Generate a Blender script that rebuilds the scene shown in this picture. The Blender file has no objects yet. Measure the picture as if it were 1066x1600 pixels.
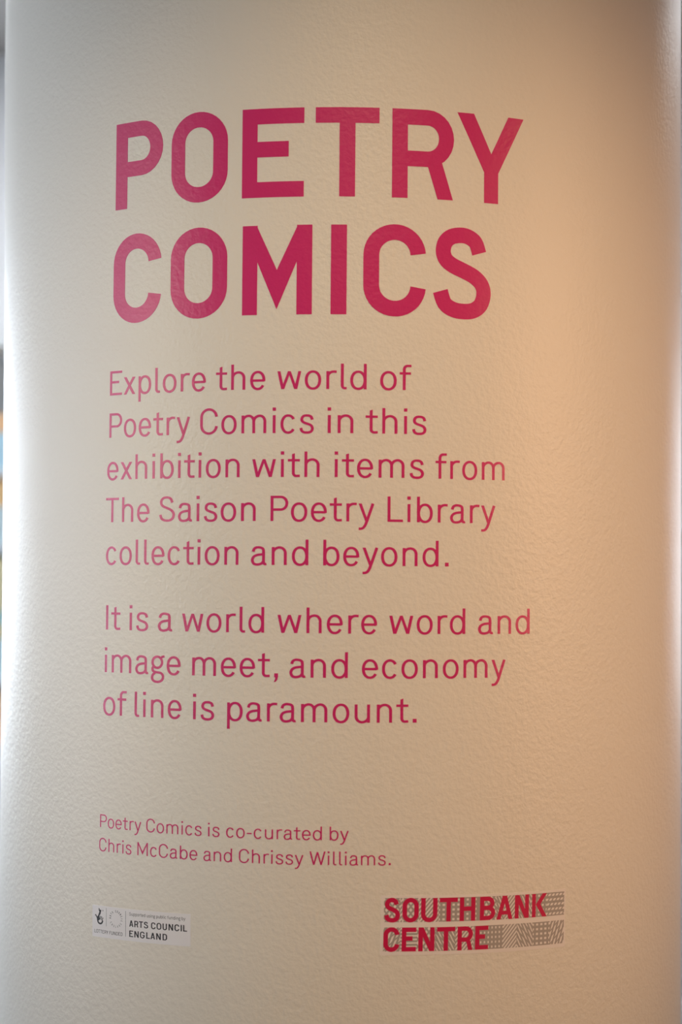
import bpy, bmesh, math, random
from mathutils import Vector, Matrix, geometry

# ---------------------------------------------------------------- camera, sky, lamps, exposure
SC = bpy.context.scene
COL = SC.collection
R = 0.300                     # radius of the column, its axis stands at x = 0, y = 0
EYE = 1.500                   # height of the camera; every "z" of the lettering below is in mm from this height
YAW, PITCH, ROLL = -0.00066, 0.04038, 0.00784
cam_d = bpy.data.cameras.new('camera'); cam = bpy.data.objects.new('camera', cam_d); COL.objects.link(cam)
fw = Vector((math.sin(YAW) * math.cos(PITCH), math.cos(YAW) * math.cos(PITCH), math.sin(PITCH)))
rt = Vector((math.cos(YAW), -math.sin(YAW), 0)); up = rt.cross(fw)
r2 = rt * math.cos(ROLL) + up * math.sin(ROLL); u2 = up * math.cos(ROLL) - rt * math.sin(ROLL)
m = Matrix((r2, u2, -fw)).transposed().to_4x4(); m.translation = Vector((0, -5.42875 * R, EYE)); cam.matrix_world = m
cam_d.sensor_fit = 'VERTICAL'; cam_d.sensor_height = 36.0; cam_d.lens = 2827.76 / 1600 * 36
cam_d.dof.use_dof = True; cam_d.dof.focus_distance = 1.38; cam_d.dof.aperture_fstop = 5.0
SC.camera = cam

world = bpy.data.worlds.new('overcast_sky'); SC.world = world; world.use_nodes = True
bg = world.node_tree.nodes['Background']; bg.inputs[0].default_value = (0.80, 0.89, 1.0, 1); bg.inputs[1].default_value = 27.0

def spot(name, loc, aim, power, colour, size, blend=1.0, radius=0.06):
    l = bpy.data.lights.new(name, 'SPOT'); l.energy = power; l.color = colour; l.spot_size = math.radians(size); l.spot_blend = blend; l.shadow_soft_size = radius
    o = bpy.data.objects.new(name, l); COL.objects.link(o); o.location = loc
    o.rotation_euler = (Vector(aim) - Vector(loc)).to_track_quat('-Z', 'Y').to_euler(); return o
def portal(name, loc, rot, w, h):
    l = bpy.data.lights.new(name, 'AREA'); l.shape = 'RECTANGLE'; l.size = w; l.size_y = h; l.cycles.is_portal = True
    o = bpy.data.objects.new(name, l); COL.objects.link(o); o.location = loc; o.rotation_euler = rot
ADDED_LAMPS = (((1.95, -1.05, 1.85), (0.16, -0.22, 1.515), 88, (1.0, .53, .27), 37, .14, 'added white lamp, unseen, on a long rod to the right of the column'),  # unseen lamps, added to tone the column and fade it up and down
          ((-2.0, -1.25, 1.80), (-.10, -0.26, 1.56), 50, (1.0, .96, .88), 30, .12, 'added white lamp, unseen, on a long rod to the left of the column'),
          ((.20, -1.75, 3.10), (0.02, -0.30, 1.40), 110, (1.0, .76, .50), 31, .06, 'added white ceiling lamp, unseen, close above the column front'))
for _p, _a, _w, _c, _s, _r, _t in ADDED_LAMPS: spot('added_lamp_beam', _p, _a, _w, _c, _s, radius=_r)
ADDED_PANELS = ((-1.35, 3.15, 27, 'added square white ceiling panel, unseen, behind the column at the left'), (2.3, 3.2, 30, 'added square white ceiling panel, unseen, behind the column at the right'))
for _x, _y, _w, _t in ADDED_PANELS:  # panels added to brighten the rear wall and the column's right edge
    _l = bpy.data.lights.new('added_panel_light', 'AREA'); _l.shape = 'SQUARE'; _l.size = .55; _l.energy = _w; _l.color = (.96, .97, 1.0)
    _o = bpy.data.objects.new('added_panel_light', _l); COL.objects.link(_o); _o.location = (_x, _y, 3.255)
portal('portal_back', (-2.85, 4.6, 1.75), (math.radians(-90), 0, 0), 3.0, 1.5)
portal('portal_back_right', (2.65, 4.6, 1.75), (math.radians(-90), 0, 0), 1.0, 1.4)
portal('portal_left', (-4.7, -0.4, 1.6), (0, math.radians(-90), 0), 1.4, 2.3)
portal('portal_left_far', (-4.7, 2.95, 1.7), (0, math.radians(-90), 0), 1.2, 1.5)

SC.view_settings.view_transform = 'Standard'; SC.view_settings.look = 'None'; SC.view_settings.gamma = 1; SC.view_settings.exposure = -0.10
SC.view_settings.use_curve_mapping = False

# numbers that place the lamps and windows are above

# ---------------------------------------------------------------- materials
def mat(name, col, rough=.5, spec=.5, **kw):
    m = bpy.data.materials.new(name); m.use_nodes = True; b = m.node_tree.nodes['Principled BSDF']
    b.inputs['Base Color'].default_value = (*col, 1); b.inputs['Roughness'].default_value = rough; b.inputs['Specular IOR Level'].default_value = spec
    for k, v in kw.items(): b.inputs[k.replace('_', ' ')].default_value = v
    return m
def bump(m, scale, dist, strength=1.0, detail=3, stretch=(1, 1, 1), extra=None):
    nt = m.node_tree; N = nt.nodes; L = nt.links; b = N['Principled BSDF']
    tc = N.new('ShaderNodeNewGeometry'); mp = N.new('ShaderNodeMapping'); mp.inputs['Scale'].default_value = stretch
    L.new(tc.outputs['Position'], mp.inputs[0])
    n = N.new('ShaderNodeTexNoise'); n.inputs['Scale'].default_value = scale; n.inputs['Detail'].default_value = detail; n.inputs['Roughness'].default_value = .55
    L.new(mp.outputs[0], n.inputs['Vector']); h = n.outputs['Fac']
    if extra:
        n2 = N.new('ShaderNodeTexNoise'); n2.inputs['Scale'].default_value = extra[0]; n2.inputs['Detail'].default_value = 2
        L.new(mp.outputs[0], n2.inputs['Vector']); ma = N.new('ShaderNodeMath'); ma.operation = 'MULTIPLY_ADD'
        L.new(n2.outputs['Fac'], ma.inputs[0]); ma.inputs[1].default_value = extra[1]; L.new(h, ma.inputs[2]); h = ma.outputs[0]
    bp = N.new('ShaderNodeBump'); bp.inputs['Distance'].default_value = dist; bp.inputs['Strength'].default_value = strength
    L.new(h, bp.inputs['Height']); L.new(bp.outputs[0], b.inputs['Normal'])
def tint(m, scale, a, b_):
    nt = m.node_tree; N = nt.nodes; L = nt.links
    n = N.new('ShaderNodeTexNoise'); n.inputs['Scale'].default_value = scale; n.inputs['Detail'].default_value = 4
    g = N.new('ShaderNodeNewGeometry'); L.new(g.outputs['Position'], n.inputs['Vector'])
    r = N.new('ShaderNodeValToRGB'); r.color_ramp.elements[0].color = (*a, 1); r.color_ramp.elements[1].color = (*b_, 1)
    r.color_ramp.elements[0].position = .35; r.color_ramp.elements[1].position = .65
    L.new(n.outputs['Fac'], r.inputs[0]); L.new(r.outputs[0], N['Principled BSDF'].inputs['Base Color'])
M_PLASTER = mat('satin_plaster', (.76, .72, .65), .47, .5); bump(M_PLASTER, 260, .0011, .5, 3, extra=(60, .45))
M_VINYL = mat('crimson_vinyl', (.59, .008, .145), .42, .68); bump(M_VINYL, 260, .0011, .28, 3, extra=(60, .45))
M_SHEET_W = mat('pale_sticker_sheet', (.80, .74, .72), .4); M_SHEET_G = mat('white_sticker_sheet', (.80, .78, .80), .4)
M_CRIMSONPRINT = mat('crimson_print', (.58, .004, .07), .45); M_GREYPRINT = mat('grey_print', (.38, .34, .32), .5); M_BLACK = mat('black_print', (.02, .018, .025), .45)
M_FLOOR = mat('floor_carpet', (.22, .20, .19), .9); bump(M_FLOOR, 300, .002); tint(M_FLOOR, 40, (.07, .062, .058), (.10, .09, .08))
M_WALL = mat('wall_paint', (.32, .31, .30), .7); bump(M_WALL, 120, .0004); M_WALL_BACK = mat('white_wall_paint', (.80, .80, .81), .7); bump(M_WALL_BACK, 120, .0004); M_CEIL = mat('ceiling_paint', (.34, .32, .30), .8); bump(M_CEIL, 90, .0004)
M_FRAME = mat('white_metal', (.80, .80, .80), .4); M_CASE = mat('pale_grey_laminate', (.74, .78, .80), .5); M_PAGE = mat('paper', (.82, .79, .70), .8)
M_GLASS = bpy.data.materials.new('window_glass'); M_GLASS.use_nodes = True
_n = M_GLASS.node_tree.nodes; _l = M_GLASS.node_tree.links; _n.remove(_n['Principled BSDF'])
_t = _n.new('ShaderNodeBsdfTransparent'); _g = _n.new('ShaderNodeBsdfGlossy'); _g.inputs['Roughness'].default_value = .02; _m = _n.new('ShaderNodeMixShader'); _m.inputs[0].default_value = .06
_l.new(_t.outputs[0], _m.inputs[1]); _l.new(_g.outputs[0], _m.inputs[2]); _l.new(_m.outputs[0], _n['Material Output'].inputs[0])


# ---------------------------------------------------------------- helpers
def link(name, me, m=None, parent=None, loc=None):
    o = bpy.data.objects.new(name, me); COL.objects.link(o)
    if m and me: me.materials.append(m)
    if parent: o.parent = parent
    if loc is not None: o.location = loc
    return o
def tag(o, label=None, cat=None, group=None, kind=None):
    for k, v in (('label', label), ('category', cat), ('group', group), ('kind', kind)):
        if v: o[k] = v
    return o
def mesh(bm, name, smooth=False):
    me = bpy.data.meshes.new(name); bm.to_mesh(me); bm.free()
    if smooth: me.polygons.foreach_set('use_smooth', [True] * len(me.polygons))
    return me
def addbox(bm, x0, y0, z0, x1, y1, z1, bevel=0):
    r = bmesh.ops.create_cube(bm, size=1)
    for v in r['verts']: v.co = Vector(((x0 + x1) / 2 + v.co.x * (x1 - x0), (y0 + y1) / 2 + v.co.y * (y1 - y0), (z0 + z1) / 2 + v.co.z * (z1 - z0)))
    if bevel:
        es = {e for v in r['verts'] for e in v.link_edges}
        bmesh.ops.bevel(bm, geom=list(es), offset=bevel, segments=2, affect='EDGES', profile=.5)
def box(name, m, b, parent=None, bevel=0, kind=None):
    bm = bmesh.new(); x0, y0, z0, x1, y1, z1 = b; c = Vector(((x0 + x1) / 2, (y0 + y1) / 2, z0))
    addbox(bm, x0 - c.x, y0 - c.y, z0 - c.z, x1 - c.x, y1 - c.y, z1 - c.z, bevel)
    o = link(name, mesh(bm, name), m, parent, c - (parent.location if parent else Vector()))
    if kind: o['kind'] = kind
    return o

# ---------------------------------------------------------------- the room
XL, XR, YF, YB, H = -4.6, 4.0, -5.0, 4.5, 3.3
box('floor', M_FLOOR, (XL - .2, YF - .2, -.1, XR + .2, YB + .2, 0), kind='structure')
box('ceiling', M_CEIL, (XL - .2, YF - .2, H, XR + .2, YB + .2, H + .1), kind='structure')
def wall(name, axis, c0, c1, a0, a1, holes):
    """a wall slab with rectangular window openings; holes = (a0, a1, z0, z1)"""
    bm = bmesh.new()
    xs = sorted({a0, a1} | {h[0] for h in holes} | {h[1] for h in holes}); zz = sorted({0, H} | {h[2] for h in holes} | {h[3] for h in holes})
    for i in range(len(xs) - 1):
        for j in range(len(zz) - 1):
            mx, mz = (xs[i] + xs[i + 1]) / 2, (zz[j] + zz[j + 1]) / 2
            if any(h[0] < mx < h[1] and h[2] < mz < h[3] for h in holes): continue
            if axis == 'x': addbox(bm, c0, xs[i], zz[j], c1, xs[i + 1], zz[j + 1])
            else: addbox(bm, xs[i], c0, zz[j], xs[i + 1], c1, zz[j + 1])
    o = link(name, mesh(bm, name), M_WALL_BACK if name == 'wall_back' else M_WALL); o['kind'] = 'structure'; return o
def window(name, axis, c, h, n):
    a0, a1, z0, z1 = h; bm = bmesh.new(); t = .05; d = .04
    def B(u0, w0, u1, w1, dd=d):
        if axis == 'x': addbox(bm, c - dd, u0, w0, c + dd, u1, w1)
        else: addbox(bm, u0, c - dd, w0, u1, c + dd, w1)
    B(a0, z0, a1, z0 + t); B(a0, z1 - t, a1, z1)
    for i in range(n + 1):
        u = a0 + (a1 - a0 - t) * i / n; B(u, z0 + t, u + t, z1 - t)
    f = link(name, mesh(bm, name), M_FRAME); f['kind'] = 'structure'
    bm = bmesh.new()
    if axis == 'x': addbox(bm, c - .004, a0 + t, z0 + t, c + .004, a1 - t, z1 - t)
    else: addbox(bm, a0 + t, c - .004, z0 + t, a1 - t, c + .004, z1 - t)
    link('pane', mesh(bm, 'pane'), M_GLASS, f)
HB1, HB2, HL, HL2 = (-4.1, -1.66, 1.02, 2.45), (2.3, 3.0, 1.1, 2.3), (-1.0, 0.4, 1.2, 2.0), (2.7, 3.8, 1.15, 2.3)
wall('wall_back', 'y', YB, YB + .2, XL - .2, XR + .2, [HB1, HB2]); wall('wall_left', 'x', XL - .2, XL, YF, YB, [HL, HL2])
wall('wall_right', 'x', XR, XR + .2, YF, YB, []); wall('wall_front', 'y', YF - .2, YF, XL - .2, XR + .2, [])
window('window_1', 'y', YB + .1, HB1, 4); window('window_2', 'y', YB + .1, HB2, 2); window('window_3', 'x', XL - .1, HL, 3); window('window_4', 'x', XL - .1, HL2, 3)
for nm, b in (('baseboard_back', (XL, YB - .015, 0, XR, YB, .1)), ('baseboard_left', (XL, YF, 0, XL + .015, YB - .015, .1)), ('baseboard_right', (XR - .015, YF, 0, XR, YB - .015, .1))):
    box(nm, M_FRAME, b, kind='structure')

# ---------------------------------------------------------------- the column
def wob(th, z):
    """hand-trowelled plaster: the left flank bellies out a few millimetres towards the top; z in mm from eye height"""
    k = min(1, max(0, (-th - .95) / .4)); k = k * k * (3 - 2 * k)
    if th < -2.6: k *= max(0, 1 - (-th - 2.6) / .5)
    Z = [-1500, -420, -300, -170, -100, 0, 60, 120, 240, 440, 1800]; V = [0, -.2, -.8, -.9, -.8, -.3, .25, .7, 1.7, 4.6, 4.6]
    for i in range(len(Z) - 1):
        if Z[i] <= z <= Z[i + 1]: return k * (V[i] + (V[i + 1] - V[i]) * (z - Z[i]) / (Z[i + 1] - Z[i])) / 1000
    return 0
NS = 512
zl = [-1500, -1480] + list(range(-1400, -440, 160)) + list(range(-440, 460, 20)) + [600, 900, 1200, 1500, 1800]
vs = []; fs = []
for z in zl:
    for i in range(NS):
        th = -math.pi + 2 * math.pi * i / NS; r = R + wob(th, z); vs.append((r * math.sin(th), -r * math.cos(th), z / 1000 + EYE))
for j in range(len(zl) - 1):
    for i in range(NS): k = (i + 1) % NS; fs.append((j * NS + i, j * NS + k, (j + 1) * NS + k, (j + 1) * NS + i))
me = bpy.data.meshes.new('column'); me.from_pydata(vs, [], fs); me.polygons.foreach_set('use_smooth', [True] * len(fs))
tag(link('column', me, M_PLASTER), 'wide round plastered column in cream satin paint, filling the frame behind the lettering', 'column')

# ---------------------------------------------------------------- lettering: every glyph is a list of convex pieces
def rc(x0, y0, x1, y1): return [[(x0, y0), (x1, y0), (x1, y1), (x0, y1)]]
def pg(*pts): return [list(pts)]
def arc(cx, cy, rx, ry, a0, a1, n=12, e=2.0):
    out = []
    for i in range(n + 1):
        a = math.radians(a0 + (a1 - a0) * i / n); c, s = math.cos(a), math.sin(a)
        out.append((cx + rx * math.copysign(abs(c) ** (2 / e), c), cy + ry * math.copysign(abs(s) ** (2 / e), s)))
    return out
def spline(P, n=5, closed=False):
    out = []; m = len(P)
    for i in range(m if closed else m - 1):
        if closed: p0, p1, p2, p3 = P[i - 1], P[i], P[(i + 1) % m], P[(i + 2) % m]
        else: p0, p1, p2, p3 = P[max(i - 1, 0)], P[i], P[i + 1], P[min(i + 2, m - 1)]
        for k in range(n):
            t = k / n
            out.append(tuple(.5 * (2 * b + (c - a) * t + (2 * a - 5 * b + 4 * c - d) * t * t + (3 * b - a - 3 * c + d) * t ** 3)
                             for a, b, c, d in zip(p0, p1, p2, p3)))
    if not closed: out.append(tuple(P[-1]))
    return out
def stroke(P, sx, sy, closed=False):
    """a pen of width sx across and sy down drawn along P, as quads that share their mitred corners"""
    L, R = [], []; m = len(P)
    for i in range(m):
        a = P[i - 1] if (i or closed) else P[i]; b = P[(i + 1) % m] if (i < m - 1 or closed) else P[i]
        dx, dy = b[0] - a[0], b[1] - a[1]; l = math.hypot(dx, dy) or 1
        nx, ny = -dy / l, dx / l
        L.append((P[i][0] + nx * sx / 2, P[i][1] + ny * sy / 2)); R.append((P[i][0] - nx * sx / 2, P[i][1] - ny * sy / 2))
    return [[L[i], R[i], R[(i + 1) % m], L[(i + 1) % m]] for i in range(m if closed else m - 1)]
def flip(pieces, w, h): return [[(w - x, h - y) for x, y in p] for p in pieces]
def mirror(pieces, w): return [[(w - x, y) for x, y in p] for p in pieces]

def cap(c, W, s, t, o=1.5):
    """capital letter c: width W, vertical stroke s, horizontal stroke t, in units of cap height 100"""
    hs, ht = s / 2, t / 2; rx = W / 2 - hs; ry = min(rx * .98, 49); T, B = 100 + o - ht, -o + ht
    if c == 'I': return rc(0, 0, s, 100)
    if c == 'L': return rc(0, 0, s, 100) + rc(0, 0, W, t)
    if c == 'T': return rc(0, 100 - t, W, 100) + rc(W / 2 - hs, 0, W / 2 + hs, 100)
    if c == 'H': return rc(0, 0, s, 100) + rc(W - s, 0, W, 100) + rc(0, 52 - ht, W, 52 + ht)
    if c in 'EF':
        m = .755 * W; g = rc(0, 0, s, 100) + rc(0, 100 - t, W, 100) + rc(0, 54 - ht, m, 54 + ht)
        return g + (rc(0, 0, W, t) if c == 'E' else [])
    if c == 'O':
        return stroke(arc(W / 2, T - ry, rx, ry, 0, 180, 20) + arc(W / 2, B + ry, rx, ry, 180, 360, 20), s, t, True)
    if c in 'CG':
        g = stroke(arc(W / 2, T - ry, rx, ry, 4, 180, 20) + arc(W / 2, B + ry, rx, ry, 180, 356 if c == 'C' else 360, 20), s, t)
        if c == 'G': g += rc(W - s, B + ry - 1, W, 52) + rc(W * .52, 52 - t, W, 52)
        return g
    if c == 'U': return stroke([(hs, 100)] + arc(W / 2, B + ry, rx, ry, 180, 360, 20) + [(W - hs, 100)], s, t)
    if c in 'PR':
        yl = 45.5 if c == 'P' else 44.5; r = (100 - ht - yl) / 2
        g = rc(0, 0, s, 100) + stroke([(hs, 100 - ht)] + arc(W - hs - r * .93, yl + r, r * .93, r, 90, -90, 14) + [(hs, yl)], s, t)
        if c == 'R': g += pg((W * .56, yl - ht * .6), (W * .56 + s * .98, yl - ht * .6 + 2), (W * .985, 0), (W * .985 - s * 1.02, 0))
        return g
    if c == 'B':
        g = rc(0, 0, s, 100); r1 = (50 - ht * .6) / 2
        g += stroke([(hs, 100 - ht)] + arc(W * .94 - hs - 22, 76 - ht * .5, 22, 24 - ht * .5, 90, -90, 12) + [(hs, 52)], s, t)
        g += stroke([(hs, 52)] + arc(W - hs - 24, 26 + ht * .5, 24, 26 - ht * .5, 90, -90, 12) + [(hs, ht)], s, t)
        return g
    if c == 'D': return rc(0, 0, s, 100) + stroke([(hs, 100 - ht)] + arc(W - hs - rx, 100 - ht - ry, rx, ry, 90, 0, 10) + arc(W - hs - rx, ht + ry, rx, ry, 0, -90, 10) + [(hs, ht)], s, t)
    if c == 'M': 
        m = W / 2
        return rc(0, 0, s * .98, 100) + rc(W - s * .98, 0, W, 100) + pg((0, 100), (s * .92, 100), (m, 6 + 2.5 * s), (m, 6)) + pg((W, 100), (m, 6), (m, 6 + 2.5 * s), (W - s * .92, 100))
    if c == 'N':
        d = s * 1.12
        return rc(0, 0, s, 100) + rc(W - s, 0, W, 100) + pg((0, 100), (W - d, 0), (W, 0), (d, 100))
    if c == 'A':
        d = s * 1.06; m = W / 2
        return pg((0, 0), (d * .94, 0), (m + d * .42, 100), (m - d * .52, 100)) + pg((W, 0), (m + d * .52, 100), (m - d * .42, 100), (W - d * .94, 0)) + rc(W * .2, 20, W * .8, 20 + t * .88)
    if c == 'Y':
        m = W / 2; d = s * 1.13
        return rc(m - hs, 0, m + hs, 40) + pg((0, 100), (d, 100), (m + hs * .1, 54), (m + hs, 34.6), (m - hs, 34.6)) + pg((W, 100), (m + hs, 34.6), (m - hs, 34.6), (m - hs * .1, 54), (W - d, 100))
    if c == 'K':
        return rc(0, 0, s, 100) + pg((s * 1.02, 54), (W - s * 1.2, 100), (W, 100), (s * 1.9, 44)) + pg((s * 1.02, 54), (s * 2.1, 60), (W, 0), (W - s * 1.2, 0))
    if c == 'W':
        d = s * 1.08; q = W * .27
        L = pg((0, 100), (d, 100), (q + d * .5, 0), (q - d * .5, 0)) + pg((q - d * .5, 0), (q + d * .5, 0), (W / 2 + d * .5, 96), (W / 2 - d * .5, 96))
        return L + mirror(L, W)
    if c == 'S':
        k = W / 69.2; u = (17.7 - s) / 2; v = (17.7 - t) / 2
        P = [(55, 73.4), (50.5, 85.5), (42, 91.2), (33, 92.7), (22, 90.5), (14.6, 84), (12.2, 74), (15, 65), (23, 58.5), (36, 53), (49, 47), (58, 38.5), (60.6, 28), (57, 16), (48, 9), (36, 7.3), (24, 9), (14, 15.5), (9, 29)]
        Q = []
        for x, y in P:
            fx = (x - 34.6) / 26; fy = (y - 50) / 43
            Q.append((x * k + max(-1, min(1, fx)) * u, y + max(-1, min(1, fy)) * v))
        return stroke(spline(Q, 4), s, t)
    raise KeyError(c)
CAPW = {'P': 67.7, 'O': 70.4, 'E': 70.6, 'T': 71, 'R': 70.9, 'Y': 82.8, 'C': 70.4, 'M': 79.3, 'I': 17.7, 'S': 69.2}

def low(c, s=11.2, t=9.6):
    """lower-case letter: returns (pieces, width)"""
    h, v = s / 2, t / 2; X = 71; o = 3.2; top = X + o - v; bot = -o + v; my = (top + bot) / 2; hy = (top - bot) / 2; e = 2.15
    def bowl(W, left=True):        # the round of b d p q: full round on the free side, running into the stem on the other
        cx = W * .49
        P = arc(cx, my, cx - h, hy, 90, 270, 16, e) + arc(cx, my, W - h - cx - 1, hy, 270, 450, 16, e)[1:-1]
        g = stroke(P, s, t, True)
        return g if left else mirror(g, W)
    if c == 'o': W = 64; return stroke(arc(W / 2, my, W / 2 - h, hy, 0, 360, 36, e)[:-1], s, t, True), W
    if c == 'e':
        W = 62; return stroke(arc(W / 2, my, W / 2 - h, hy, -4, 327, 30, e), s, t) + rc(h, my - v, W - h * .8, my + v), W
    if c == 'c': W = 60; return stroke(arc(W / 2 + .5, my, W / 2 - h + .5, hy, 33, 325, 28, e), s, t), W
    if c == 'd': W = 64; return bowl(W) + rc(W - s, 0, W, 101), W
    if c == 'b': W = 63; return bowl(W, False) + rc(0, 0, s, 101), W
    if c == 'p': W = 63; return bowl(W, False) + rc(0, -33, s, X), W
    if c == 'l': W = 23; return stroke([(h, 101)] + arc(h + 9, bot + 14, 9, 12, 180, 268, 7) + [(W, v - 1)], s, t), W
    if c == 't':
        W = 47; x = 21.5
        return stroke([(x, 88)] + arc(x + 11, bot + 15.5, 11, 13, 180, 268, 8) + [(W, v)], s, t) + pg((x - h, 87), (x + h, 87), (x + h, 94), (x - h, 90.5)) + rc(0, X - t, W, X), W
    if c == 'i': return rc(0, 0, s, X) + rc(h - 6.6, 88.5, h + 6.6, 101.5), s
    if c == 'I': return rc(0, 0, s, 100), s
    if c in 'hnmru':
        if c == 'r': W = 40; return rc(0, 0, s, X) + stroke(arc(29, 48, 29 - h, top - 48, 180, 90, 8) + [(W, top - .6)], s, t), W
        if c == 'm':
            W = 101; g = rc(0, 0, s, X)
            for x0, x1 in ((h, W / 2), (W / 2, W - h)):
                r = (x1 - x0) / 2; g += stroke(arc(x0 + r * 1.08, 47, r * 1.08, top - 47, 180, 90, 8)[:-1] + arc(x0 + r * 1.08, 47, r * .92, top - 47, 90, 0, 8) + [(x1, 0)], s, t)
            return g, W
        W = 59; r = W / 2 - h
        g = rc(0, 0, s, 101 if c == 'h' else X) + stroke(arc(h + r * 1.06, 47, r * 1.06, top - 47, 180, 90, 8)[:-1] + arc(h + r * 1.06, 47, r * .94, top - 47, 90, 0, 8) + [(W - h, 0)], s, t)
        return (flip(g, W, X) if c == 'u' else g), W
    if c == 'f':
        W = 46; x = 18
        return stroke([(x, 0)] + arc(x + 13, 82, 13, 101 - v - 82, 180, 92, 8) + [(W, 101 - v)], s, t) + rc(0, X - t, W - 1.5, X), W
    if c == 's':
        W = 57; P = [(50.5, 52.5), (46, 64), (37, top - .8), (28.5, top), (19, top - 1.2), (11.5, 62.5), (9, 53), (12.5, 45), (22, 39.7), (33, 36), (45, 30.5), (51.2, 19), (47.5, 7.5), (38, bot + .9), (28.5, bot), (18, bot + 1.2), (9.5, 8.5), (5.8, 20)]
        return stroke(spline(P, 3), s, t), W
    if c == 'a':
        W = 62
        g = stroke(spline([(9, 52.5), (13, 63.5), (21, top - 1), (29.5, top), (40, top - 1.5), (48, 63.5), (50.3, 52), (50.3, 30), (50.3, 13), (52.5, 5.5), (57, 3.2), (62, 4)], 3), s, t)
        return g + stroke(spline([(50, 42), (38, 41), (24, 38.8), (11.5, 32.5), (5.8, 19.5), (10.5, 6.5), (18, bot + .9), (26, bot), (35, bot + 1.5), (44, 7), (50.3, 16)], 3), s, t), W
    if c == 'g':
        W = 62
        g = stroke(arc(29, 48, 22, 22.5, 0, 360, 28)[:-1], s * .95, t, True)
        g += stroke(spline([(14, 33), (7.5, 25), (8.5, 15), (17, 9.5), (30, 7.6), (44, 5.5), (53, -1), (56, -11), (52, -22), (42, -28.5), (30, -30.5), (17, -28.5), (8, -22), (5.5, -12), (9, -3), (16, 4), (22, 8.5)], 3), s * .95, t)
        return g + stroke([(44, 63), (52, 70.5), (W, 72)], s * .8, t), W
    if c == 'y':
        W = 62; d = s * 1.08
        return pg((0, X), (d, X), (37.5, 0), (26.5, 0)) + stroke([(W - d / 2, X), (34.8, 8), (29.5, -7), (25, -16.5), (20.5, -23), (15, -27), (9, -28.4), (1, -28.6)], s * 1.0, t), W
    if c == 'x':
        W = 60; d = s * 1.22
        return pg((0, X), (d, X), (W, 0), (W - d, 0)) + pg((W, X), (W - d, X), (0, 0), (d, 0)), W
    if c == 'v': W = 60; d = s * 1.08; return pg((0, X), (d, X), (36, 0), (24, 0)) + pg((W, X), (36, 0), (24, 0), (W - d, X)), W
    if c == 'w':
        W = 94; d = s * 1.04; g = pg((0, X), (d, X), (27.5, 0), (15.5, 0)) + pg((15.5, 0), (27.5, 0), (52.5, X), (41.5, X))
        return g + mirror(g, W), W
    if c == '.': return rc(0, 0, 15, 15), 15
    if c == ',': return rc(3, 0, 18, 15) + pg((3, 4), (18, 4), (15, -10), (9, -18), (1, -19), (5, -12), (7.5, -3)), 18
    if c == '-': return rc(0, 31, 36, 31 + t), 36
    if c in BCAP: return cap(c, BCAP[c], s, t, 3.0), BCAP[c]
    raise KeyError(c)
BCAP = {'P': 70, 'C': 76, 'E': 66, 'T': 71, 'S': 74, 'L': 60, 'M': 92, 'W': 114, 'A': 72, 'R': 68, 'O': 78, 'U': 70, 'N': 73, 'G': 77, 'D': 70, 'F': 58, 'Y': 70}
# side bearings
LSB = dict(zip('acdegoqs', [6.5, 7, 7, 7, 6, 7, 7, 7])); RSB = dict(zip('abceopgs', [7.5, 7, 8, 8, 7, 7, 3, 7]))
for _c in 'bhiklmnprBDEFHIKLMNPRu': LSB[_c] = 13
for _c in 'dhimnIMNHu': RSB[_c] = 13
LSB.update({'t': 3, 'f': 4, 'y': 4, 'w': 7, 'x': 4, 'v': 4, 'T': 5, 'C': 7, 'O': 7, 'G': 7, 'S': 7, 'A': 4, 'W': 4, '.': 13, ',': 10, '-': 8, 'U': 12, 'Y': 3})
RSB.update({'t': 4.5, 'f': 1.5, 'y': 3, 'w': 7, 'x': 4, 'v': 4, 'l': 6.5, 'r': 3.2, 'T': 5, 'C': 8, 'O': 7, 'G': 11, 'S': 7, 'A': 4, 'W': 4, '.': 8, ',': 8, '-': 8, 'U': 12, 'Y': 3, 'P': 3.5, 'E': 6, 'L': 5, 'R': 5, 'D': 7, 'F': 4})
SPACE = 33
def layout(text, track=0.0):
    """[(char, x)], total width; x is the left edge of each glyph's outline"""
    out = []; x = 0; first = True
    for c in text:
        if c == ' ': x += SPACE + track; continue
        if not first: x += LSB[c]
        out.append((c, x)); x += low(c)[1]; end = x; x += RSB[c] + track; first = False
    return out, end

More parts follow.
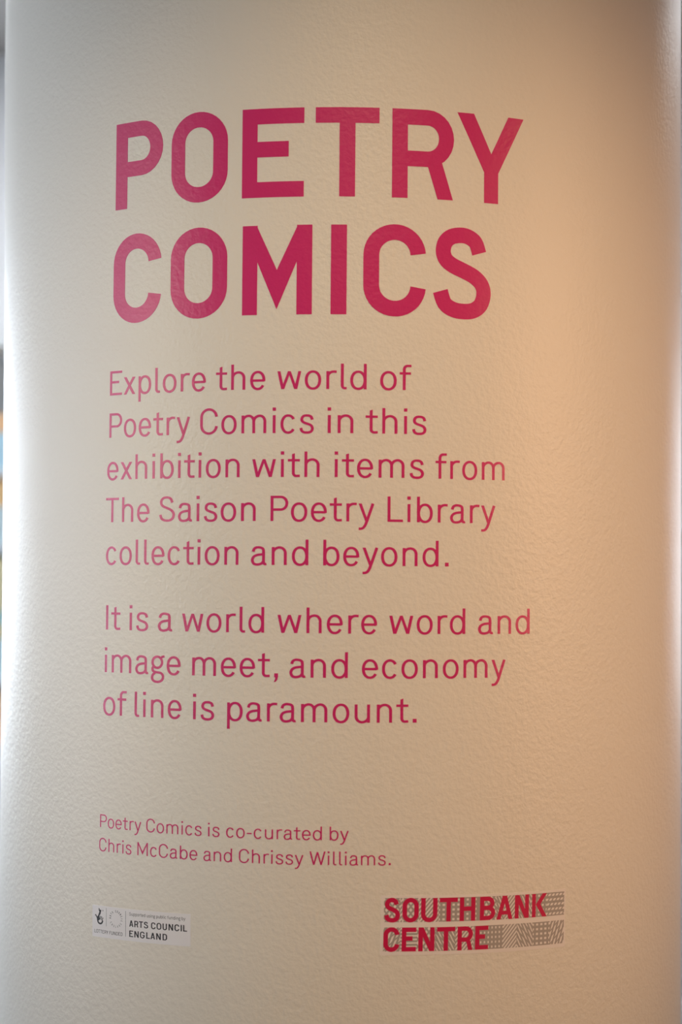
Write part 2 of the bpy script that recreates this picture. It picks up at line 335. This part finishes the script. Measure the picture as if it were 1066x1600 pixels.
# ---------------------------------------------------------------- vinyl cut to shape and laid round the column
def wrap(name, polys, M, lift, m, parent, s0, z0, ang=0, under=None, strip=4.0):
    """polys in mm local to (s0, z0): s along the surface, z up; ang turns the piece on the surface"""
    ca, sa = math.cos(ang), math.sin(ang)
    V = []; F = []
    for p in polys:
        b = len(V); V += [Vector((x * ca - y * sa, x * sa + y * ca)) for x, y in p]
        ar = sum(V[b + i].x * V[b + (i + 1) % len(p)].y - V[b + (i + 1) % len(p)].x * V[b + i].y for i in range(len(p)))
        F.append(list(range(b, b + len(p))) if ar > 0 else list(range(b, b + len(p)))[::-1])
    vv, ee, ff, ov, oe, of = geometry.delaunay_2d_cdt(V, [], F, 0, 1e-4)
    bm = bmesh.new(); bv = [bm.verts.new((v.x, v.y, 0)) for v in vv]
    for f, o in zip(ff, of):
        if o:
            try: bm.faces.new([bv[i] for i in f])
            except ValueError: pass
    bmesh.ops.delete(bm, geom=[v for v in bm.verts if not v.link_faces], context='VERTS')
    bmesh.ops.dissolve_limit(bm, angle_limit=.002, verts=bm.verts, edges=bm.edges)
    xs = [v.co.x for v in bm.verts]; x = min(xs) + 1.63
    while x < max(xs) - 1e-3:
        bmesh.ops.bisect_plane(bm, geom=bm.verts[:] + bm.edges[:] + bm.faces[:], plane_co=(x, 0, 0), plane_no=(1, 0, 0)); x += strip
    th0 = s0 / 1000 / R; under = 0 if under is None else under
    org = Vector((R * math.sin(th0), -R * math.cos(th0), z0 / 1000 + EYE))
    def P(x, y, l):
        th = x / 1000 / R; r = R + l / 1000
        return (r * math.sin(th), -r * math.cos(th) + R, y / 1000)
    bm.verts.ensure_lookup_table(); bm.verts.index_update()
    verts = [P(v.co.x, v.co.y, lift) for v in bm.verts]; faces = []; smooth = []; nt_ = len(verts); sk = []
    for f in bm.faces:
        ix = [v.index for v in f.verts]
        if f.normal.z < 0: ix.reverse()
        faces.append(ix); smooth.append(True)
    for e in bm.edges:
        if len(e.link_faces) == 1:
            f = e.link_faces[0]; l = [l for l in f.loops if l.edge == e][0]; a, b = l.vert, l.link_loop_next.vert
            if f.normal.z < 0: a, b = b, a
            n = len(verts); verts += [P(a.co.x, a.co.y, lift), P(b.co.x, b.co.y, lift), P(b.co.x, b.co.y, under), P(a.co.x, a.co.y, under)]
            faces.append([n + 1, n, n + 3, n + 2]); smooth.append(True)
            d_ = (b.co - a.co).normalized(); th = a.co.x / 1000 / R; sk += [(d_.y * math.cos(th), d_.y * math.sin(th), -d_.x)] * 4
    bm.free()
    me = bpy.data.meshes.new(name); me.from_pydata(verts, [], faces); me.polygons.foreach_set('use_smooth', smooth); me.materials.append(m)
    no = []
    for v, k in zip(verts, range(len(verts))):
        no.append(Vector((v[0], v[1] - R, 0)).normalized() if k < nt_ else Vector(sk[k - nt_]))
    me.normals_split_custom_set_from_vertices(no)
    o = bpy.data.objects.new(name, me); COL.objects.link(o); o.parent = parent
    o.location = org - (parent.location if parent else Vector()); o.rotation_euler = (0, 0, th0)
    return o
def block(name, s, z, label, cat):
    o = bpy.data.objects.new(name, None); COL.objects.link(o); o.empty_display_size = .02
    th = s / 1000 / R; o.location = (R * math.sin(th), -R * math.cos(th), z / 1000 + EYE); return tag(o, label, cat)
def sc(pieces, kx, ky, dx=0, dy=0): return [[(x * kx + dx, y * ky + dy) for x, y in p] for p in pieces]

TU = .667
title = block('title_lettering', -24, 199.7, 'large crimson vinyl capitals reading POETRY COMICS in two rows on the column', 'lettering')
for z, row in ((287.4, [('P', -188.9, 67.9), ('O', -135.9, 70.4), ('E', -77.5, 70.6), ('T', -21.9, 71), ('R', 35.1, 71), ('Y', 85.1, 82.8)]),
               (199.7, [('C', -190, 69), ('O', -135.5, 70.4), ('M', -76.5, 79.2), ('I', -9.8, 17.7), ('C', 14.2, 70.4), ('S', 66.4, 69.2)])):
    for c, s, w in row: wrap('letter', sc(cap(c, w, 17.6, 17.5), TU, TU), None, .15, M_VINYL, title, s, z)

def words(parent, z, row, u, st, m=None, lift=.12, ang=0.0, s_ref=0.0, kern=1.0, name='letter'):
    for w, a, b in row:
        lay, W = layout(w); kx = (b - a) / W
        for c, x in lay:
            s = a + x * kx; wrap(name, sc(low(c, *st)[0], kx, u), None, lift, m or M_VINYL, parent, s, z)
BU = .1867
p1 = block('paragraph_lettering', -38, 14.4, 'upper five-line paragraph in thin crimson vinyl, starting Explore the world of', 'lettering')
for z, row in [(144.3, [('Explore', -192.39, -104.69), ('the', -96.54, -57.97), ('world', -48.88, 17.3), ('of', 27.3, 50.64)]),
          (111.8, [('Poetry', -192.45, -117.36), ('Comics', -109.0, -21.35), ('in', -11.16, 7.74), ('this', 16.71, 62.29)]),
          (79.3, [('exhibition', -194.25, -77.09), ('with', -67.38, -16.89), ('items', -5.73, 60.62), ('from', 69.46, 125.11)]),
          (46.8, [('The', -194.93, -152.1), ('Saison', -143.52, -64.39), ('Poetry', -53.14, 23.79), ('Library', 33.44, 117.52)]),
          (14.4, [('collection', -194.3, -77.33), ('and', -67.72, -24.61), ('beyond.', -13.7, 79.97)])]: words(p1, z, row, BU, (11.4, 9.6))
p2 = block('paragraph_lettering', -24, -100.4, 'lower three-line paragraph in thin crimson vinyl, starting It is a world', 'lettering')
for z, row in [(-35.4, [('It', -193.42, -178.71), ('is', -169.54, -152.0), ('a', -143.31, -130.8), ('world', -122.21, -57.17), ('where', -47.13, 26.29), ('word', 35.33, 93.34), ('and', 103.59, 147.63)]),
          (-67.9, [('image', -194.09, -123.06), ('meet,', -113.39, -46.38), ('and', -38.0, 5.03), ('economy', 15.32, 126.71)]),
          (-100.4, [('of', -195.24, -171.53), ('line', -163.73, -121.88), ('is', -112.25, -95.1), ('paramount.', -84.93, 56.15)])]: words(p2, z, row, BU, (11.4, 9.6))
cr = block('credit_lettering', -80, -204, 'smallest crimson vinyl text, two lines starting Poetry Comics is co-curated by', 'lettering')
for z, row in [(-186.0, [('Poetry', -196.9, -156.14), ('Comics', -151.46, -104.16), ('is', -98.96, -89.79), ('co-curated', -84.73, -13.0), ('by', -7.3, 6.61)]),
          (-204.0, [('Chris', -197.51, -164.98), ('McCabe', -159.47, -107.46), ('and', -102.6, -79.98), ('Chrissy', -74.65, -26.36), ('Williams.', -21.95, 37.56)])]: words(cr, z, row, .0975, (10.2, 8.8))

# ---------------------------------------------------------------- the two stickers
def clip(poly, x0, y0, x1, y1):
    for ax, lim, sg in ((0, x0, 1), (0, x1, -1), (1, y0, 1), (1, y1, -1)):
        out = []
        for i in range(len(poly)):
            a, b = poly[i], poly[(i + 1) % len(poly)]; da, db = (a[ax] - lim) * sg, (b[ax] - lim) * sg
            if da >= 0: out.append(a)
            if (da > 0 > db) or (da < 0 < db): t = da / (da - db); out.append((a[0] + (b[0] - a[0]) * t, a[1] + (b[1] - a[1]) * t))
        poly = out
        if len(poly) < 3: return None
    return poly
def rnd_rect(x0, y0, x1, y1): return rc(x0, y0, x1, y1)

# the pink and grey one: local origin at the lower left of the upper row of capitals
SS, SZ, SA = 32.7, -245.2, -.0182
sb = block('venue_sticker', 106, -268, 'pale sticker reading SOUTHBANK CENTRE in crimson capitals over grey woven patterns', 'sticker')
wrap('sheet', sc(rc(-2.4, -24.0, 149.6, 19.2), 1, 1), None, .12, M_SHEET_W, sb, SS, SZ, SA)
cells = []
def line_set(x0, y0, x1, y1, ang, pitch, w):
    out = []; c, s = math.cos(ang), math.sin(ang); cx, cy = (x0 + x1) / 2, (y0 + y1) / 2
    for i in range(-14, 15):
        o = (i + .5) * pitch; px, py = cx - s * o, cy + c * o
        q = [(px - c * 40 + s * w / 2, py - s * 40 - c * w / 2), (px + c * 40 + s * w / 2, py + s * 40 - c * w / 2), (px + c * 40 - s * w / 2, py + s * 40 + c * w / 2), (px - c * 40 - s * w / 2, py - s * 40 + c * w / 2)]
        q = clip(q, x0, y0, x1, y1)
        if q: out.append(q)
    return out
def cell(k, x0, x1, y0):
    y1 = y0 + 17.4
    if k == 'grid': return line_set(x0, y0, x1, y1, 0, 3.5, 1.9) + line_set(x0, y0, x1, y1, math.pi / 2, (x1 - x0) / 4, 1.9)
    if k == 'rise': return line_set(x0, y0, x1, y1, .86, 2.2, 1.15)
    if k == 'fall': return line_set(x0, y0, x1, y1, -1.1, 2.3, 1.35) + line_set(x0, y0, x1, y1, -.75, 3.6, 1.0)
    if k == 'flat': return line_set(x0, y0, x1, y1, 0, 2.6, 1.4)
    if k == 'weave': return line_set(x0, y0, x1, y1, 1.25, 2.9, 1.5) + line_set(x0, y0, x1, y1, .75, 3.5, .9)
    if k == 'net': return line_set(x0, y0, x1, y1, .9, 3.2, 1.3) + line_set(x0, y0, x1, y1, -.9, 3.2, 1.3)
    if k == 'slip': return line_set(x0, y0, x1, y1, 0, 3.5, 1.8) + line_set(x0, y0, x1, y1, .95, 2.9, 1.1)
pat = []
ROW1 = [('net', -.1, 12), ('rise', 12, 13.4), ('net', 13.4, 26.2), ('rise', 26.2, 41), ('grid', 41, 56.2), ('grid', 56.2, 70.6), ('grid', 70.6, 74.3), ('net', 74.3, 86.8), ('fall', 86.8, 93.5), ('rise', 93.5, 103.5), ('fall', 103.5, 117), ('grid', 117, 131.3), ('slip', 131.3, 148.3)]
ROW2 = [('weave', -.1, 12.5), ('flat', 12.5, 25), ('net', 25, 38.6), ('fall', 38.6, 54.4), ('rise', 54.4, 68.4), ('grid', 68.4, 80.6 + 12.2), ('rise', 92.8, 104.5), ('fall', 104.5, 118.9), ('grid', 118.9, 134.4), ('weave', 134.4, 148.3)]
for k, a, b in ROW1: pat += cell(k, a, b, 0)
for k, a, b in ROW2:
    if k == 'grid' and b - a > 20: h_ = (a + b) / 2; pat += cell(k, a, h_, -21.25) + cell(k, h_, b, -21.25)
    else: pat += cell(k, a, b, -21.25)
tag(wrap('pattern_print', pat, None, .15, M_GREYPRINT, sb, SS, SZ, SA, under=.10), 'grey line patterns printed behind the capitals')
ca, sa = math.cos(SA), math.sin(SA)
for y, row in ((0, [('S', 0, 11.8), ('O', 13.6, 25.8), ('U', 27.5, 39.9), ('T', 41.6, 55.6), ('H', 57.3, 69.6), ('B', 73.4, 85.9), ('A', 87.1, 100.6), ('N', 102.6, 114.9), ('K', 117.8, 131.4)]),
               (-21.25, [('C', 0, 11.9), ('E', 13.6, 24.3), ('N', 26, 38.2), ('T', 40, 54), ('R', 56, 68.1), ('E', 70, 80.6)])):
    for c, a, b in row:
        w = (b - a) / .173
        wrap('letter', sc(cap(c, w, 19.5, 18.5), .173, .173), None, .18, M_CRIMSONPRINT, sb, SS + a * ca - y * sa, SZ + a * sa + y * ca, SA, under=.10)

# the small white one: local origin at its lower left
AS, AZ, AA = -203.6, -269.3, .0165
ac = block('funder_sticker', -158, -269, 'small white sticker with black hand emblem, ring of letters and ARTS COUNCIL ENGLAND', 'sticker')
wrap('sheet', rc(0, 0, 91.6, 23.7), None, .12, M_SHEET_G, ac, AS, AZ, AA)
ca2, sa2 = math.cos(AA), math.sin(AA)
def put(name, polys, x, y, ang=0, label=None):
    o = wrap(name, polys, None, .145, M_BLACK, ac, AS + x * ca2 - y * sa2, AZ + x * sa2 + y * ca2, AA + ang, under=.10)
    if label: o['label'] = label
    return o
def line_of(text, w, capmm, st, name, x, y):
    lay, W = layout(text); kx = w / W; P = []
    for c, cx_ in lay: P += sc(low(c, *st)[0], kx, capmm / 100, cx_ * kx)
    return put(name, P, x, y, label='black printed words ' + text)
line_of('ARTS COUNCIL', 51.0, 4.75, (19, 15.5), 'printed_line', 37.6, 10.7)
line_of('ENGLAND', 34.2, 4.75, (19, 15.5), 'printed_line', 37.6, 3.1)
line_of('LOTTERY FUNDED', 28.8, 2.6, (14, 12), 'printed_line', 2.3, 3.0)
line_of('Supported using public funding by', 49.6, 2.35, (11.5, 10), 'printed_line', 37.6, 19.0)
put('rule', rc(-.13, 0, .13, 13.8), 14.8, 8.7); put('rule', rc(-.16, 0, .16, 19), 34.1, 2.9)
ring = []
def around(text, a0, a1, rad, capmm, st, outward):
    n = len(text)
    for i, c in enumerate(text):
        if c == ' ': continue
        a = math.radians(a0 + (a1 - a0) * i / (n - 1)); g, W = low(c, *st); k = capmm / 100
        for p in g:
            q = []
            for x, y in p:
                x, y = (x - W / 2) * k * .66, (y - 50) * k
                t = a - math.pi / 2 if outward else a + math.pi / 2
                q.append((rad * math.cos(a) + x * math.cos(t) - y * math.sin(t), rad * .98 * math.sin(a) + x * math.sin(t) + y * math.cos(t)))
            ring.append(q)
around('ARTS COUNCIL', 178, -12, 5.85, 1.75, (22, 18), True); around('ENGLAND', 212, 325, 5.9, 1.65, (14, 12), False)
put('ring_lettering', ring, 24.6, 15.2, label='ring of small letters reading ARTS COUNCIL ENGLAND')
hand = pg((.7, 5.1), (2.35, 5.0), (1.5, 1.95), (-.6, -.7), (-1.3, .3), (.2, 3.5)) + pg((-.6, 6.35), (.35, 6.1), (.75, 4.4), (.35, 3.5), (-.5, 4.5))
hand += stroke([(-4.5, .7), (-3.7, .7), (-2.6, -.6), (-1.9, -2.0)], .95, 1.0) + pg((-2.9, -1.0), (-1.1, .5), (.3, .6), (.6, -2.6), (-1.7, -4.0))
hand += stroke(spline([(-1.9, -2.2), (-1.3, -4.2), (0, -5.3), (1.7, -5.5), (3.1, -4.6), (3.9, -2.9)], 4), 1.35, 1.3)
for a, b in (((1.5, .5), (.85, -2.3)), ((2.8, .15), (2.0, -2.7)), ((4.15, -.7), (3.1, -3.1))): hand += stroke([a, b], .75, .75)
hand += stroke([(x + 3.95, y + 4.7) for x, y in arc(0, 0, .5, .4, 0, 360, 10)[:-1]], .25, .25, True)
put('hand_emblem', sc(hand, .98, .98), 7.3, 15.6, label='black crossed-fingers hand emblem')

# ---------------------------------------------------------------- bookcase far behind, a blurred sliver beside the column
bc = bpy.data.objects.new('bookcase', None); COL.objects.link(bc); bc.location = (-1.30, 4.25, 0)
tag(bc, 'pale grey library bookcase out of focus at the far left edge, behind the column', 'bookcase')
bx0, bx1, by0, by1, bh = -1.62, -.98, 4.08, 4.42, 2.30
box('side_panel', M_CASE, (bx0, by0, 0, bx0 + .025, by1, bh), bc); box('side_panel', M_CASE, (bx1 - .025, by0, 0, bx1, by1, bh), bc)
box('back_panel', M_CASE, (bx0 + .025, by1 - .012, 0, bx1 - .025, by1, bh), bc)
SH = [.08, .52, .94, 1.20, 1.62, 1.86]
for z in SH + [bh - .025]: box('shelf', M_CASE, (bx0 + .025, by0, z - .025, bx1 - .025, by1 - .012, z), bc)
def book(z, h, x0, x1, colour, label, name='book'):
    """a book lying flat: covers, page block; spine towards the room"""
    m = mat('cover_' + name, colour, .5)
    o = bpy.data.objects.new('book', None); COL.objects.link(o); z += .001; h -= .0015; o.location = ((x0 + x1) / 2, by0 + .13, z)
    tag(o, label, 'book', 'stacked books in the bookcase')
    bm = bmesh.new(); y0, y1 = by0 + .015, by0 + .235
    L = o.location
    def B(a, b_, c, d, e, f): addbox(bm, a - L.x, b_ - L.y, c - L.z, d - L.x, e - L.y, f - L.z)
    B(x0, y0 + .003, z, x1, y1, z + .003); B(x0, y0 + .003, z + h - .003, x1, y1, z + h); B(x0, y0, z, x1, y0 + .003, z + h)
    link('cover', mesh(bm, 'cover'), m, o, Vector((0, 0, 0)))
    bm = bmesh.new(); B(x0 + .004, y0 + .003, z + .003, x1 - .004, y1 - .005, z + h - .003)
    link('page_block', mesh(bm, 'page_block'), M_PAGE, o, Vector((0, 0, 0)))
for z, h, x0, x1, colour, label in (
        (1.975, .060, -1.20, -1.02, (.85, .52, .28), 'orange book topmost in the bookcase, blurred at the left edge of the frame'),
        (1.860, .115, -1.19, -1.01, (.45, .68, .80), 'thick blue book just under the topmost orange one, blurred at left edge'),
        (1.740, .092, -1.20, -1.02, (.86, .55, .26), 'orange book below the thick blue one, blurred at the left edge'),
        (1.620, .120, -1.19, -1.01, (.60, .74, .78), 'grey-blue book under an orange one, blurred at the left edge'),
        (1.410, .170, -1.20, -1.02, (.82, .70, .42), 'tan-yellow book at mid height, blurred at the left edge'),
        (1.365, .045, -1.19, -1.01, (.48, .72, .68), 'thin teal book between tan-yellow and ochre ones, blurred at left edge'),
        (1.320, .045, -1.20, -1.02, (.82, .72, .45), 'thin ochre book under the thin teal one, blurred at left edge'),
        (1.200, .120, -1.19, -1.01, (.58, .78, .82), 'pale aqua book under ochre one, blurred at the left edge'),
        (0.990, .165, -1.20, -1.02, (.86, .56, .30), 'broad orange book on the lower shelf, blurred at the left edge'),
        (0.940, .050, -1.19, -1.01, (.60, .62, .58), 'grey book under the broad orange one, blurred at the left edge'),
        (0.660, .090, -1.20, -1.02, (.42, .54, .40), 'dark green book lowest in view, blurred at the left edge'),
        (0.520, .140, -1.19, -1.01, (.55, .60, .62), 'thick grey book under the dark green one, low at left edge')):
    book(z, h, x0, x1, colour, label)

# ---------------------------------------------------------------- housings for the three added lamps, unseen in front of the column
def added_spotlight(x, y, z, aim, label):
    sl = bpy.data.objects.new('added_spotlight', None); COL.objects.link(sl); sl.location = (x, y, H)
    tag(sl, label, 'lamp')
    d = (Vector(aim) - Vector((x, y, z))).normalized(); c = Vector((x, y, z)) - d * .07 - Vector((x, y, H))
    bm = bmesh.new(); bmesh.ops.create_cone(bm, cap_ends=True, segments=24, radius1=.05, radius2=.05, depth=.03, matrix=Matrix.Translation((0, 0, -.015))); link('ceiling_plate', mesh(bm, 'ceiling_plate'), M_FRAME, sl)
    L_ = -c.z - .05
    bm = bmesh.new(); bmesh.ops.create_cone(bm, cap_ends=True, segments=16, radius1=.01, radius2=.01, depth=L_, matrix=Matrix.Translation((c.x, c.y, -.03 - L_ / 2))); link('stem', mesh(bm, 'stem'), M_FRAME, sl)
    bm = bmesh.new()
    bmesh.ops.create_cone(bm, cap_ends=False, segments=32, radius1=.085, radius2=.06, depth=.11)
    bmesh.ops.create_cone(bm, cap_ends=True, segments=32, radius1=.06, radius2=.045, depth=.02, matrix=Matrix.Translation((0, 0, .065)))
    sh = link('lamp_shade', mesh(bm, 'lamp_shade'), M_FRAME, sl, c); sh.rotation_euler = d.to_track_quat('-Z', 'Y').to_euler()
for _p, _a, _w, _c, _s, _r, _t in ADDED_LAMPS: added_spotlight(*_p, _a, _t)

# ---------------------------------------------------------------- housings for the added ceiling panels, unseen in the room behind
M_DIFFUSER = bpy.data.materials.new('lit_diffuser'); M_DIFFUSER.use_nodes = True
_b = M_DIFFUSER.node_tree.nodes['Principled BSDF']; _b.inputs['Emission Color'].default_value = (.96, .97, 1, 1); _b.inputs['Emission Strength'].default_value = 4
for _x, _y, _w, _t in ADDED_PANELS:
    o = bpy.data.objects.new('added_ceiling_light', None); COL.objects.link(o); o.location = (_x, _y, H); tag(o, _t, 'light')
    bm = bmesh.new()
    for a in ((-.31, -.31, .31, -.29), (-.31, .29, .31, .31), (-.31, -.29, -.29, .29), (.29, -.29, .31, .29)): addbox(bm, a[0], a[1], -.04, a[2], a[3], 0)
    link('frame', mesh(bm, 'frame'), M_FRAME, o, Vector((0, 0, 0)))
    bm = bmesh.new(); addbox(bm, -.29, -.29, -.035, .29, .29, -.025); link('diffuser', mesh(bm, 'diffuser'), M_DIFFUSER, o, Vector((0, 0, 0)))
